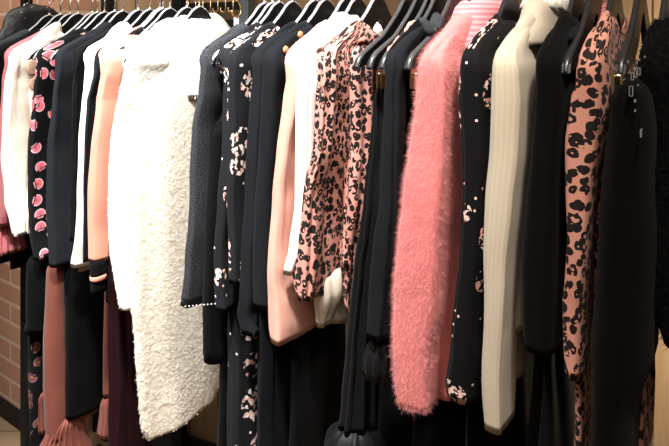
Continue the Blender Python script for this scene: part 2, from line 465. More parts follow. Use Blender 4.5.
def make_hanger():
    root = thing('clothes_hanger', '', 'hanger', P(0, 0, .108), 'black clothes hangers on the rail')
    A = [-.204+.408*i/60 for i in range(61)]
    bm = bmesh.new(); th = .0045
    cols = []
    for a in A:
        tk = th*(1+.5*max(0, (abs(a)-.12)/.08))        # arms widen towards the shoulder ends
        cols.append([bm.verts.new(P(sx*tk, a, z)) for sx, z in ((-1, prof(a)-.002), (1, prof(a)-.002), (1, lower(a)), (-1, lower(a)))])
    for c0, c1 in zip(cols, cols[1:]):
        for k in range(4): bm.faces.new((c0[k], c0[(k+1) % 4], c1[(k+1) % 4], c1[k]))
    bm.faces.new(cols[0]); bm.faces.new(cols[-1][::-1])
    bmesh.ops.recalc_face_normals(bm, faces=bm.faces)
    finish('hanger_body', bm, M['hanger'], root, False)
    bm = bmesh.new(); cols = []
    for a in A:
        tk = (.0042+.0018*max(0, (abs(a)-.12)/.08))*(1 if abs(a) < .196 else .6)
        z = prof(a)
        cols.append([bm.verts.new(P(sx, a, zz)) for sx, zz in ((-tk, z-.002), (-tk*.6, z+.0015), (tk*.6, z+.0015), (tk, z-.002), (tk, z-.005), (-tk, z-.005))])
    for c0, c1 in zip(cols, cols[1:]):
        for k in range(6): bm.faces.new((c0[k], c0[(k+1) % 6], c1[(k+1) % 6], c1[k]))
    bm.faces.new(cols[0]); bm.faces.new(cols[-1][::-1])
    bmesh.ops.recalc_face_normals(bm, faces=bm.faces)
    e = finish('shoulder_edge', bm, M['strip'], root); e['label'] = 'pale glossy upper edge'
    bm = bmesh.new()
    pts = [P(0, 0, .104), P(0, 0, .150)]
    r = .021
    for i in range(15):
        an = -1.57+i*4.3/14
        pts.append(P(0, r*math.cos(an)*1.0, .172+r*math.sin(an)))
    tube(bm, pts, .0021, 8)
    tube(bm, [P(0, 0, .103), P(0, 0, .112)], .0042, 10)
    finish('hook', bm, M['chrome'], root)
    bm = bmesh.new(); bm.from_mesh(LOGO)
    for v_ in bm.verts: v_.co = P(.0058, v_.co.x+.004, .077+v_.co.y)
    finish('logo', bm, M['print'], root, False)
    return root
PROTO = make_hanger()
USED = [False]
def hanger(s, label, group='black clothes hangers on the rail', dz=0.0, rz=None):
    if not USED[0]:
        r = PROTO; USED[0] = True
    else:
        r = PROTO.copy(); COL.objects.link(r)
        for ch in PROTO.children:
            c = ch.copy(); COL.objects.link(c); c.parent = r
    if s > .90:                                         # weaker light at the near end, painted as a darker edge
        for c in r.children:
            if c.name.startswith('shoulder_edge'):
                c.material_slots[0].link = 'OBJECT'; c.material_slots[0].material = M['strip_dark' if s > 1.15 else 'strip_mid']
    r.location = P(s, 0, .108+dz); r['label'] = label; r['group'] = group
    r.rotation_euler.z = rz if rz is not None else 0
    return r

SD = [0]
def sd(): SD[0] += 1; return SD[0]
class Garment:
    def __init__(g, name, label, cat, s, hang=None, group=None):
        g.s = s
        g.root = thing(name, label, cat, P(s, 0, 0), group)
        if hang: hanger(s, hang)
    def body(g, mat, z1, name='body', **kw):
        kw.setdefault('scoop', .038)
        lk = {k: kw.pop(k) for k in ('scoop', 'folds', 'amp', 'rough', 'flare', 'n', 'step', 'e', 'roughf') if k in kw}
        bm = loft(body_rows(g.s, z1, **kw), seed=sd(), **lk)
        return finish(name, bm, M[mat], g.root)
    def part(g, name, mat, rows, label=None, parent=None, keep=False, **lk):
        bm = loft(rows, seed=sd(), **lk)
        cp = bm.copy() if keep else None
        if cp: cp.normal_update()
        o = finish(name, bm, M[mat], parent or g.root)
        if label: o['label'] = label
        return (o, cp) if keep else o
    def trace(g, name, mat, tr, ac=-.165, hs0=.026, hamax=.075, hamin=.02, **kw):
        return g.part(name, mat, traced(tr, ac, hs0, hamax, hamin), **kw)
    def sleeve(g, name, mat, tr, near=-.214, hs0=.026, hamax=.07, z0=.040, **kw):
        kw.setdefault('folds', 3); kw.setdefault('amp', .0025); kw.setdefault('n', 52); kw.setdefault('e', 4.0); kw.setdefault('scoop', .038)
        return g.part(name, mat, sleeve_rows(tr, g.s, near, hs0, hamax, z0), **kw)
    def band(g, name, mat, tr, near=-.216, hs0=.027, hamax=.07, **kw):
        kw.setdefault('n', 52); kw.setdefault('e', 2.6); kw.setdefault('top', False)
        return g.part(name, mat, band_rows(tr, near, hs0, hamax), **kw)
    def flat(g, name, mat, tr, hs=.018, amax=.2, ds=0, **kw):
        return g.part(name, mat, [(z, s_+ds, a, ha, h) for z, s_, a, ha, h in traced_flat(tr, g.s, hs, amax)], **kw)

HG = 'black clothes hanger carrying the '
# ------------------------------------------------------------------ garments, far end of the rail first
# black sparkly jacket
g = Garment('sequin_jacket', 'puffy black jacket flecked with tiny sparkles at the brick end of the rail', 'jacket', neck(24), HG+'puffy sparkly black jacket')
g.flat('body', 'sequin', [(4, 22, 52), (9, 12, 56), (15, 7, 58), (26, 2, 60), (38, -3, 60), (60, -8, 60), (150, -8, 56), (262, -6, 52)], hs=.03, rough=.006, roughf=40)
# grey cardigan
g = Garment('grey_cardigan', 'mid-grey knitted cardigan with a rounded shoulder before the sparkly jacket', 'cardigan', tip(-14), HG+'grey cardigan')
g.sleeve('sleeve', 'grey', [(33, -6, 5), (37, -14, 9), (46, -18, 12), (60, -22, 12), (150, -24, 8), (230, -24, 6)])
g.body('grey', -.55, ha=.12)
# black cardigan
g = Garment('black_cardigan', 'black cardigan between the grey cardigan and the dusty pink blouse', 'cardigan', tip(-3), HG+'black cardigan beside the grey one')
g.body('black', yz(268, g.s), ha=.17)
g.sleeve('sleeve', 'black', [(52, -8, 12), (60, -10, 10), (100, -12, 7), (150, -13, 6), (220, -14, 6), (268, -14, 10)])
bm = bmesh.new(); bmesh.ops.create_uvsphere(bm, u_segments=10, v_segments=6, radius=.0035)
q = on_front(4.5, 57, -.215); bmesh.ops.translate(bm, verts=bm.verts, vec=P(q[0], -.205, q[1])); finish('stud', bm, M['pearl'], g.root)
# dusty pink blouse
g = Garment('dusty_pink_blouse', 'dusty pink blouse with a pleated frill hem, half hidden by the cream satin blouse', 'blouse', tip(6), HG+'dusty pink blouse')
g.body('dusty', yz(215, g.s), ha=.17)
g.sleeve('sleeve', 'dusty', [(57, 11, 22), (64, 8, 17), (80, 5, 15), (100, 3.5, 14), (125, 2, 12), (150, 1.5, 12), (200, .5, 16), (215, 0, 20), (228, -2, 22)])
g.trace('pleated_frill', 'dusty', [(222, -4, 20), (235, -7, 23), (251, -9, 26)], ac=-.17, hamax=.12, folds=16, amp=.004, n=110)
# cream satin blouse
g = Garment('cream_satin_blouse', 'cream satin blouse with oval cut-outs showing tan at the shoulder', 'blouse', tip(14), HG+'cream satin blouse')
g.body('cream', yz(200, g.s), ha=.16, folds=5, amp=.003)
sl = g.sleeve('sleeve', 'cream', [(44, 22, 52), (50, 16, 48), (56, 12.5, 42), (64, 10, 38), (80, 7.5, 37.5), (100, 6, 36), (130, 4, 34), (160, 3, 31), (190, 3, 29), (205, 5, 28), (224, 11, 27), (238, 16, 25)], folds=7, amp=.003, n=56)
for tr in ([(58, 30, 36), (62, 25, 37), (69, 23.5, 37), (75, 27, 36.5)], [(76.5, 31, 36.5), (80, 26.5, 36.5), (85, 25.5, 36), (90, 28, 35.5)], [(93, 28.5, 35.5), (110, 28.5, 34), (128, 28.5, 32)]):
    o = g.part('cutout', 'tan', [(z, s_+.019, a, ha, .003) for z, s_, a, ha, h in traced_flat(tr, g.s+.012)], n=28, step=.004, wob=0); o['label'] = 'tan cut-out'
g.flat('collar', 'cream', [(22, 53, 59), (25, 49, 62), (31, 42, 62), (40, 32, 62)], hs=.013, n=30)
# two strap tops with bare hanger ends
g = Garment('black_lace_skirt', 'black skirt with a lace edge hung under the printed dress', 'skirt', tip(28), 'bare-ended black hanger just after the cream blouse')
g.part('skirt', 'black', [(-.10, g.s, .01, .12, .014), (-.2, g.s, 0, .15, .017), (yz(322, g.s), g.s, 0, .16, .019)], folds=6, amp=.002)
g.trace('lace_hem', 'charcoal', [(318, 24, 52), (324, 24, 50), (331, 26, 47)], ac=-.15, folds=13, amp=.004, n=80, hamax=.08)
g = Garment('printed_trousers', 'black trousers with faded rust fruit print, hem near the rack post', 'trousers', tip(33), 'second bare-ended black hanger after the cream blouse')
g.part('waist', 'black', [(-.06, g.s, 0, .10, .012), (-.2, g.s, 0, .15, .016), (yz(330, g.s), g.s, 0, .13, .018)])
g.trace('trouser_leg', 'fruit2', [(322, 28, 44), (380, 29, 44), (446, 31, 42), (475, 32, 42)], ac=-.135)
# fruit print dress
s = tip(40)
g = Garment('fruit_print_blouse', 'black blouse printed with pink and white halved fruits', 'blouse', s, HG+'fruit print blouse')
g.body('fruit', yz(225, s), ha=.165)
g.sleeve('sleeve', 'fruit', [(50, 44, 62), (55, 39, 60), (62, 37, 58), (75, 36.5, 57.5), (100, 33.5, 56), (150, 29.5, 53), (200, 28.5, 52), (240, 30, 53), (262, 34, 54)])
# rust dress
s = tip(47)
g = Garment('rust_dress', 'rust coloured dress with pleated frills at cuff and hem, hanging by the rack post', 'dress', s)
g.part('body', 'rust', [(-.06, s, 0, .10, .010), (-.2, s, 0, .15, .014), (-.62, s, .0, .15, .020)]+[(yz(424, s), s, -.02, .14, .025)])
g.trace('long_sleeve', 'rust', [(262, 47, 66), (330, 44, 67), (380, 43.5, 67.5), (420, 44.5, 68), (437, 46.5, 67)], ac=-.175)
g.trace('hem_frill', 'rustp', [(416, 54, 80), (428, 47, 83), (442, 39, 87), (462, 34, 92)], ac=-.15, hamax=.16, folds=22, amp=.005, n=150)
g.trace('cuff_frill', 'rustp', [(392, 42, 47), (406, 38, 48), (430, 33, 48)], ac=-.12, folds=14, amp=.003, n=90)
# navy blazer
s = tip(58)
g = Garment('ink_blazer', 'smooth ink-grey blazer with a plain sleeve beside the fruit print blouse', 'blazer', s, HG+'ink-grey blazer')
g.body('navy', yz(262, s), ha=.165)
g.sleeve('sleeve', 'navy', [(49, 66, 84), (54, 61, 80), (60, 59, 77), (72, 56.5, 75), (100, 53, 74.5), (150, 48.7, 75), (200, 48, 76), (230, 49.3, 77), (250, 50, 76), (269, 51, 71)])
g.flat('lapel', 'charcoal', [(22, 103, 112), (28, 97, 113), (38, 88, 112), (50, 78, 110), (60, 76, 108)], hs=.021, n=30)
g = Garment('black_flared_skirt', 'plain black skirt whose hem hangs just above the rust sleeve', 'skirt', neck(115), 'black clothes hanger carrying the black skirt under the ink blazer')
g.trace('skirt', 'black', [(250, 28, 70), (290, 27, 70), (318, 27, 67), (326, 30, 66)], ac=-.14, hamax=.14)
g.body('black', yz(250, g.s), ha=.14, narrow=.8)
# dark ruffled blouse
s = tip(74)
g = Garment('ruffled_dark_blouse', 'dark blouse with a crinkled ruffle down its sleeve, next to the ink blazer', 'blouse', s, HG+'dark ruffled blouse')
g.body('charcoal', yz(235, s), ha=.165)
g.sleeve('ruffled_sleeve', 'black', [(48, 84, 96), (54, 79, 92), (62, 76, 89), (75, 74.5, 87), (150, 74.5, 85), (200, 75.5, 84), (242, 77, 81)], folds=6, amp=.004, n=64, rough=.004, roughf=45)
# white sweater
s = tip(85)
g = Garment('white_sweater', 'white sweater with a beige lining edge between ruffled blouse and peach sweater', 'sweater', s, HG+'white sweater')
g.body('white', yz(262, s), ha=.165)
g.sleeve('sleeve', 'white', [(49, 95, 112), (56, 88.5, 108), (66, 86.5, 104), (90, 84.5, 100), (100, 83, 98), (150, 81, 92), (200, 78.5, 90.5), (240, 75, 90), (269, 71, 89)])
g.band('lining_edge', 'beige', [(196, 85.5, 90), (240, 83.5, 90), (273, 82.5, 89.5)], near=-.19, hs0=.01, n=24)
g.flat('collar', 'white', [(22, 118, 128), (27, 114, 131), (34, 108, 133), (44, 101, 131)], hs=.021, n=30)
# black trousers block
g = Garment('black_wide_trousers', 'wide black trousers with a straight hem beside the rust dress', 'trousers', neck(138), 'black clothes hanger carrying the wide black trousers')
g.trace('trouser_leg', 'blackb', [(240, 66, 112), (300, 66, 110), (360, 66, 108), (408, 67, 106)], ac=-.10, hamax=.13)
g.part('waist', 'black', [(-.05, g.s, 0, .09, .012), (-.2, g.s, 0, .13, .016), (yz(270, g.s), g.s, 0, .14, .018)])
# peach sweater
s = tip(98)
g = Garment('peach_sweater', 'peach knit sweater with charcoal shoulder trim and striped black cuff', 'sweater', s, HG+'peach striped sweater')
g.body('peach', yz(258, s), ha=.15)
g.sleeve('shoulder_trim', 'charcoal', [(60, 97, 112), (75, 94, 107), (90, 91, 102), (100, 88.5, 99), (150, 88, 94), (200, 88, 92), (264, 89, 92)], near=-.216, label='charcoal shoulder trim', hs0=.012, z0=.055)
g.sleeve('sleeve', 'peach', [(48, 114, 130), (54, 110, 127), (62, 106.5, 125), (75, 103, 123), (90, 100, 121), (100, 97.5, 120), (150, 92.7, 114), (200, 90.3, 112), (230, 89.3, 110), (264, 90, 107)])
cf = g.band('cuff', 'black', [(263, 89.7, 106.8), (280, 90.7, 105.8), (297, 92.3, 104)], wob=0, label='black ribbed cuff')
g.band('cuff_stripe', 'peach', [(278.8, 90.2, 106), (281, 90.2, 106), (283.2, 90.3, 105.9)], near=-.2175, wob=0, parent=cf, step=.003, hs0=.0275)
g.trace('back_panel', 'rust', [(190, 108, 114.5), (240, 108, 115.5), (266, 109, 116.5)], ac=-.15, label='shaded peach back')  # shade on the peach knit, painted with the rust cloth
g.trace('hem_band', 'black', [(264, 107, 117), (300, 108, 118)], ac=-.15, label='black hem band')
g.flat('neck_trim', 'charcoal', [(36, 126, 140), (44, 124, 140), (56, 127, 140), (64, 130, 140)], hs=.020, n=30, label='charcoal neck trim')
g.flat('neck_stripe', 'white', [(37, 128.5, 131.5), (44, 129.5, 132.5), (51, 131.5, 134.5)], hs=.0225, n=24, label='white neck stripe')
# burgundy dress + pleated rust
g = Garment('pleated_rust_skirt', 'narrow glimpse of a rust skirt with pleated flare beside the burgundy dress', 'skirt', neck(160), 'black clothes hanger carrying the pleated rust skirt')
g.trace('skirt', 'rust', [(260, 104, 116), (340, 103.5, 116), (394, 103, 116)], ac=-.06)
g.trace('pleated_flare', 'rustp', [(393, 103, 116), (408, 101, 116), (434, 98.5, 116)], ac=-.06, folds=12, amp=.003, n=90)
g.part('waist', 'rust', [(-.06, g.s, 0, .09, .010), (yz(262, g.s), g.s, 0.04, .10, .012)])
g = Garment('burgundy_dress', 'long dark burgundy dress before the white teddy coat', 'dress', neck(170), HG+'burgundy dress')
g.part('body', 'burgundy', [(-.06, g.s, 0, .09, .012), (-.14, g.s, 0, .14, .016), (yz(300, g.s), g.s, 0, .15, .018)])
g.trace('skirt', 'burgundy', [(230, 108, 150), (300, 109, 150), (380, 110, 152), (446, 110, 152), (480, 110, 152)], ac=-.11, hamax=.16, folds=8, amp=.005, n=70)
bm = bmesh.new(); a_, z_ = on_hanger(149, 37, g.s); box(bm, P(g.s+.018, a_, z_), (.002, .045, .018)); o = finish('size_label', bm, M['labelw'], g.root, False); o['label'] = 'silvery grey label'
# white teddy jacket and long teddy coat
s = neck(187)
g = Garment('white_teddy_jacket', 'bright white teddy jacket whose wide sleeve hangs before the long curly coat', 'jacket', s, HG+'white teddy jacket')
g.body('teddyS', yz(290, s), hs=.02, ha=.15)
sr = sleeve_rows([(66, 129, 170), (78, 126, 168), (100, 122, 167), (120, 118, 166), (140, 115, 165), (180, 112.5, 163), (220, 111.5, 161), (260, 113, 160), (285, 117, 159), (316, 122, 157)], s, -.224, .040, .085, .066)
sr = [(z+.008, s_, a, ha, max(hs, .024)) for z, s_, a, ha, hs in sr]
sv, csv = g.part('sleeve', 'teddyS', sr, keep=True, n=70, e=2.6, rough=.0012, roughf=120, step=.008, folds=3, amp=.004)
f_ = fuzz(csv, 5000, .004, .0010, .8, 6, .2); csv.free(); finish('fur', f_, M['furS'], sv)
g.flat('collar', 'teddyS', [(15, 177, 187), (19, 173, 190), (28, 164, 193), (40, 155, 196)], hs=.016, rough=.002, roughf=80, n=44)
s = neck(199.6)
g = Garment('long_teddy_coat', 'long curly cream-white teddy coat with open lapel and rounded hem', 'coat', s, HG+'long curly teddy coat')
rows = [(z+.010, s, 0, h+.004, .020) for z, h in SHO]+traced_flat([(120, 140, 200), (200, 134, 206), (300, 133.5, 214), (350, 137, 220), (400, 140.5, 223), (428, 143, 219), (439, 147, 212)], s, .030)
b, cb = g.part('body', 'teddy', rows, keep=True, n=90, rough=.0022, roughf=150, step=.008, folds=4, amp=.006)
f_ = fuzz(cb, 24000, .0055, .0008, .9, 5, .2); cb.free(); fo = finish('fur', f_, M['furS'], b)
g.flat('lapel', 'teddyS', [(30, 194, 206), (45, 184, 210), (62, 176, 206), (78, 175, 203), (88, 177, 199), (98, 180, 190)], hs=.010, ds=.030, rough=.002, roughf=120, n=40)
g.flat('near_collar', 'teddyS', [(20, 186, 190), (25, 182, 196), (28, 179, 203), (34, 176, 212), (44, 170, 214)], hs=.019, n=40)
g.flat('far_collar', 'white', [(13, 209, 216), (17, 209, 222), (26, 210, 229), (36, 210, 236), (50, 206, 240), (70, 204, 240)], hs=.014, n=40)
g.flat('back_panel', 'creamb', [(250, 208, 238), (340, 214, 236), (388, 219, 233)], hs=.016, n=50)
# gold ring with white strap
q = on_hanger(236, 11, neck(215)); 
g = Garment('gold_strap_hook', 'open gold hook with a white strap hanging behind the cream coat', 'hook', neck(222))
a_, z_ = on_hanger(236.5, 9, g.s)
bm = bmesh.new(); r = .020
tube(bm, [P(g.s, a_+r*math.cos(t_)*.9, z_+r*math.sin(t_)*1.1) for t_ in [math.radians(190+i*15) for i in range(17)]]+[P(g.s, a_-.006, z_+.032), P(g.s, a_-.004, z_+.055), P(g.s, a_+.02, .20)], .0026, 8)
finish('ring', bm, M['gold'], g.root)
bm = bmesh.new(); box(bm, P(g.s, a_, z_-.058), (.003, .016, .075)); finish('strap', bm, M['strap'], g.root, False)
# tweed jacket
s = neck(265)
g = Garment('tweed_jacket', 'dark blue-grey tweed jacket with beaded cuff overlapping the white coat', 'jacket', s, HG+'tweed jacket')
g.body('tweed', yz(312, s), ha=.165, hs=.02)
sl = g.sleeve('sleeve', 'tweed', [(42, 219, 240), (47, 213, 236), (55, 206.7, 231), (68, 203, 229), (90, 201, 227), (130, 194, 226), (180, 191, 223), (230, 189.7, 219), (270, 186.5, 218), (309, 183.5, 218)], hs0=.03)
cf = g.band('cuff_trim', 'black', [(301, 183.6, 218.5), (305, 183.4, 218.5), (310, 183.2, 218.5)], near=-.217, hs0=.031, parent=sl, step=.004)
bm = bmesh.new()
for i in range(9):
    x = 185.5+i*3.7; q = on_front(x, 306.5-i*.35, -.222-.018*math.sin(i/8*3.14))
    bmesh.ops.create_uvsphere(bm, u_segments=8, v_segments=6, radius=.0016, matrix=__import__('mathutils').Matrix.Translation(P(q[0], -.222-.018*math.sin(i/8*3.14), q[1])))
finish('bead_trim', bm, M['pearl'], sl)
g.flat('collar', 'tweed', [(24, 236, 246), (29, 231, 248), (36, 226, 250), (46, 220, 250)], hs=.022, n=34)
# navy jacket below
g = Garment('ink_hem_jacket', 'plain blue-black jacket hem showing under the tweed cuff', 'jacket', neck(273), HG+'blue-black jacket under the tweed')
g.trace('body', 'black', [(120, 210, 246), (250, 205, 245), (310, 203.5, 240), (345, 203.5, 238), (357, 204.5, 232)], ac=-.14, hamax=.14)
# floral blouse 1
s = tip(217)
g = Garment('small_floral_blouse', 'dark blouse with small white blossoms peeping out beside the tweed sleeve', 'blouse', s, HG+'small floral blouse')
g.body('flo1', yz(285, s), ha=.16)
g.sleeve('sleeve', 'flo1', [(42, 236, 250), (48, 231, 246), (56, 227, 243), (75, 225, 241), (100, 223.5, 241), (150, 223, 241), (200, 219, 240), (250, 216, 238), (290, 216, 237), (313, 218, 238)])
# floral dress 2
s = tip(231)
g = Garment('long_floral_dress', 'long dark dress with clusters of pink and white blossom', 'dress', s, HG+'long floral dress')
g.body('flo2', yz(330, s), ha=.16)
g.sleeve('sleeve', 'flo2', [(46, 244, 262), (52, 238, 258), (60, 233, 255), (75, 230.5, 253), (90, 229.6, 252), (150, 229.5, 250), (200, 228, 249), (260, 230, 251), (285, 231, 252)])
g.trace('skirt', 'flo2', [(262, 231, 262), (330, 230, 264), (390, 230, 264), (446, 230, 264), (480, 230, 264)], ac=-.13, hamax=.15, folds=6, amp=.004, n=64)
# charcoal jackets
s = tip(254)
g = Garment('charcoal_jacket', 'charcoal jacket with a flared sleeve between floral dress and buttoned cardigan', 'jacket', s, HG+'charcoal jacket')
g.body('charcoal', yz(320, s), ha=.165)
g.sleeve('sleeve', 'charcoal', [(43, 268, 282), (49, 261, 278), (57, 257.5, 274), (75, 254.5, 271), (100, 252, 270), (200, 247, 266), (260, 243.5, 266), (300, 242, 264), (316, 239.5, 263), (337, 244, 262)])
s = tip(266)
g = Garment('buttoned_cardigan', 'charcoal cardigan with tan buttons along its shoulder', 'cardigan', s, HG+'buttoned cardigan')
g.body('charcoal', yz(330, s), ha=.165)
g.sleeve('sleeve', 'charcoal', [(47, 274, 290), (53, 268, 286), (60, 266, 284), (75, 265, 285), (100, 264, 286), (150, 261.5, 284), (200, 258, 280), (260, 256.5, 276), (310, 256.5, 275)])
g.flat('button_band', 'charcoal', [(25, 300, 311), (31, 294, 313), (40, 288, 313), (56, 282, 312), (76, 282, 310)], hs=.022, n=30)
for x, y in ((300.5, 35), (286, 50)):
    a_, z_ = on_hanger(x, y, s+.024)
    bm = bmesh.new(); bmesh.ops.create_uvsphere(bm, u_segments=14, v_segments=8, radius=.0085)
    for v_ in bm.verts: v_.co = P(s+.024+v_.co.x*.5, a_+v_.co.y, z_+v_.co.z)
    o = finish('button', bm, M['button'], g.root); o['label'] = 'tan button'
# long black trousers
g = Garment('black_stripe_trousers', 'long black trousers with a stitched side stripe under the pink satin shirt', 'trousers', neck(334))
g.trace('trouser_leg', 'black', [(240, 257, 300), (330, 258, 300), (400, 258, 300), (446, 258, 300), (480, 258, 300)], ac=-.12, hamax=.15)
st = g.trace('side_stripe', 'charcoal', [(250, 261, 271), (340, 262, 271), (446, 261, 270), (480, 261, 270)], ac=-.185, hs0=.008, n=20, label='paler side stripe')
g.part('waist', 'black', [(-.05, g.s, 0, .09, .011), (-.2, g.s, 0, .12, .014), (yz(262, g.s), g.s, 0, .14, .016)])
# pink satin shirt
s = tip(288)
g = Garment('pink_satin_shirt', 'shiny pale pink satin shirt with long cuffed sleeve', 'shirt', s, HG+'pink satin shirt')
g.body('pinksat', yz(280, s), ha=.16)
sl = g.sleeve('sleeve', 'pinksat', [(52, 302, 322), (58, 296, 318), (66, 292, 316), (80, 289.5, 314), (100, 286.5, 312), (150, 279.5, 308), (200, 275, 308), (250, 272, 312), (280, 271.5, 316), (310, 272.3, 318), (330, 273, 319), (346, 275, 319)], hs0=.03, folds=5, amp=.0035, n=60)
# white blouse
s = tip(300)
g = Garment('white_collared_blouse', 'white collared blouse over the pink satin shirt', 'blouse', s, HG+'white collared blouse')
g.body('blush', yz(268, s), ha=.16, hs=.019)
g.sleeve('sleeve', 'blush', [(42, 312, 334), (48, 303, 330), (55, 297, 328), (63, 296, 326), (75, 296, 325), (90, 298, 324), (150, 297.5, 322), (200, 295, 314), (250, 290, 308), (275, 284, 300)], hs0=.028, folds=4, amp=.002)
g.flat('collar', 'blush', [(12, 336, 341), (15, 334, 346), (20, 331, 354), (28, 323, 360), (40, 312, 364), (52, 304, 364)], hs=.024, n=40)
g.flat('collar_tip', 'blush', [(15, 347, 351), (19, 346, 355), (26, 344, 362), (36, 340, 366)], hs=.028, n=30)
# cream blouse hem
g = Garment('cream_tail_blouse', 'cream blouse whose stepped tail hangs below the leopard blouse', 'blouse', neck(363))
g.body('creamb', yz(250, g.s), ha=.13, narrow=.8)
g.trace('front_tail', 'creamb', [(262, 312, 345), (290, 315, 345), (324, 318, 331.5)], ac=-.13, hamax=.07, folds=5, amp=.003, n=50)
g.trace('back_tail', 'creamb', [(262, 322, 360), (290, 324, 357), (317, 326, 354)], ac=-.07, hamax=.09, folds=5, amp=.003, n=50)
# leopard blouse
s = tip(322)
g = Garment('leopard_blouse', 'coral pink leopard print blouse with gathered folds beside the white blouse', 'blouse', s, HG+'coral leopard blouse')
g.body('leo', yz(270, s), ha=.14, hs=.02, folds=7, amp=.004, n=70)
g.sleeve('sleeve', 'leo', [(44, 340, 366), (50, 331, 364), (56, 326, 362), (66, 323, 362), (75, 322, 362), (100, 320, 362), (150, 318, 358), (200, 308, 356), (250, 300, 352), (280, 298, 350), (302, 300, 338)], hs0=.035, hamax=.08, folds=8, amp=.005, n=90)
g.trace('back_panel', 'leo', [(46, 350, 378), (75, 350, 378), (100, 350, 376), (150, 350, 373), (200, 346, 370), (250, 340, 361), (290, 345, 357), (309, 350, 355)], ac=-.11, hs0=.02, folds=5, amp=.004, n=60)
g.flat('collar', 'leo', [(30, 354, 364), (36, 350, 368), (44, 344, 370)], hs=.021, n=30)
# black straight trousers
g = Garment('black_straight_trousers', 'straight black trousers below the cream blouse tail', 'trousers', neck(378))
g.trace('trouser_leg', 'blackb', [(262, 296, 350), (330, 294, 346), (393, 292, 345), (446, 290, 341), (480, 290, 340)], ac=-.06, hamax=.14)
g.part('waist', 'black', [(-.05, g.s, 0.02, .09, .011), (-.2, g.s, .03, .12, .014), (yz(270, g.s), g.s, .05, .12, .016)])
# satin skirt on clip hanger
s = neck(409)
hanger(s, 'bare black hanger with drooping arm next to the leopard blouse')
s = neck(421)
g = Garment('black_satin_skirt', 'long black satin skirt with gathered bottom flounce', 'skirt', s, 'bare black hanger holding the black satin skirt by a gold clip')
g.trace('skirt', 'satin_black', [(82, 378, 388), (100, 375, 388), (150, 371, 390), (200, 365, 390), (230, 361, 386), (260, 356, 380), (300, 353, 375), (350, 349, 372), (400, 344, 371), (424, 341, 372)], ac=-.145, hs0=.035, hamax=.10, folds=7, amp=.009, n=90)
g.trace('flounce', 'satin_black', [(420, 342, 372), (428, 334, 376), (440, 328, 380), (456, 323, 384), (475, 320, 386)], ac=-.145, hs0=.05, hamax=.14, folds=9, amp=.009, n=110)
def clip(x, y, a, sc_=1.0, lab=None):
    q = on_front(x, y, a)
    c = thing('gold_clip', lab, 'clip', P(q[0], a, q[1]), 'gold trouser clips on the hangers')
    bm = bmesh.new(); box(bm, P(q[0]-.004*sc_, a, q[1]), (.003, .020*sc_, .036*sc_)); box(bm, P(q[0]+.006*sc_, a, q[1]-.004), (.003, .020*sc_, .030*sc_))
    finish('jaw', bm, M['gold'], c, False)
    bm = bmesh.new(); tube(bm, [P(q[0]-.005, a, q[1]+.006), P(q[0]+.001, a, q[1]+.010), P(q[0]+.007, a, q[1]+.006)], .003, 8); finish('spring', bm, M['chrome'], c)
    return c
clip(381, 79, -.15, .9, 'small gold clip at the waist of the black satin skirt')
# leopard skirt behind
s = neck(432)
g = Garment('leopard_shirt', 'small patch of coral leopard shirt behind the bow-neck dress', 'top', s, HG+'half hidden leopard shirt')
g.body('leo', yz(120, s, 0), ha=.14, hs=.014, narrow=.92)
# bow dress
s = tip(389)
g = Garment('bow_neck_dress', 'black dress with a folded bow at the neck and frilled cuff', 'dress', s, HG+'black bow-neck dress')
g.body('blackb', yz(420, s), ha=.15)
sl = g.sleeve('sleeve', 'charcoal', [(42, 408, 420), (50, 400, 414), (58, 394, 408), (67, 390, 404), (80, 388, 404), (100, 386, 404), (150, 384, 403), (200, 381, 402), (250, 375, 401), (300, 371, 397), (340, 369, 393)], folds=4, amp=.003, n=50)
g.trace('cuff_frill', 'satin_black', [(336, 369, 393), (348, 367, 394), (360, 365, 394), (373, 366, 392)], ac=-.178, hs0=.032, parent=sl, folds=9, amp=.0045, n=80)
g.flat('shoulder', 'charcoal', [(30, 420, 432), (34, 416, 432), (42, 408, 434), (52, 400, 434)], hs=.022, n=30)
a_, z_ = on_hanger(429, 24, s+.02)
bm = bmesh.new(); uvl = bm.loops.layers.uv.new('UVMap')
for (pts) in ([(-.002, 0, -.004), (.0, .034, .016), (.012, .032, -.012), (.010, .004, -.014)], [(0, 0, -.004), (-.004, -.026, .008), (.010, -.024, -.018), (.012, .002, -.014)], [(0, -.004, 0), (0, .010, .016), (.016, .012, .004), (.018, -.004, -.010)]):
    f0 = [bm.verts.new(P(s+.02+p[0], a_+p[1]*1.5, z_+p[2]*1.35)) for p in pts]; f1 = [bm.verts.new(P(s+.024+p[0]+.006, a_+p[1]*1.5, z_+p[2]*1.35+.003)) for p in pts]
    for i in range(4): bm.faces.new((f0[i], f0[(i+1) % 4], f1[(i+1) % 4], f1[i]))
    bm.faces.new(f0[::-1]); bm.faces.new(f1)
bmesh.ops.subdivide_edges(bm, edges=bm.edges, cuts=2, use_grid_fill=True); 
for _ in range(1): bmesh.ops.smooth_vert(bm, verts=bm.verts, factor=.4, use_axis_x=True, use_axis_y=True, use_axis_z=True)
bmesh.ops.recalc_face_normals(bm, faces=bm.faces)
finish('bow', bm, M['grey'], g.root)
# black knit with bare hanger end
s = tip(407)
g = Garment('black_strap_dress', 'black strap dress on a bare hanger end beside the fluffy pink sweater', 'dress', s, 'black hanger with a shiny bare end beside the fluffy pink sweater')
g.part('body', 'black', [(-.07, s, .0, .10, .014), (-.12, s, -.01, .14, .02), (-.2, s, -.02, .15, .02), (-.5, s, -.02, .15, .022), (yz(446, s)-.06, s, -.02, .16, .026)], folds=5, amp=.003)
clip(415, 79, -.185, .9, 'small gold clip tucked beside the fluffy pink sweater')
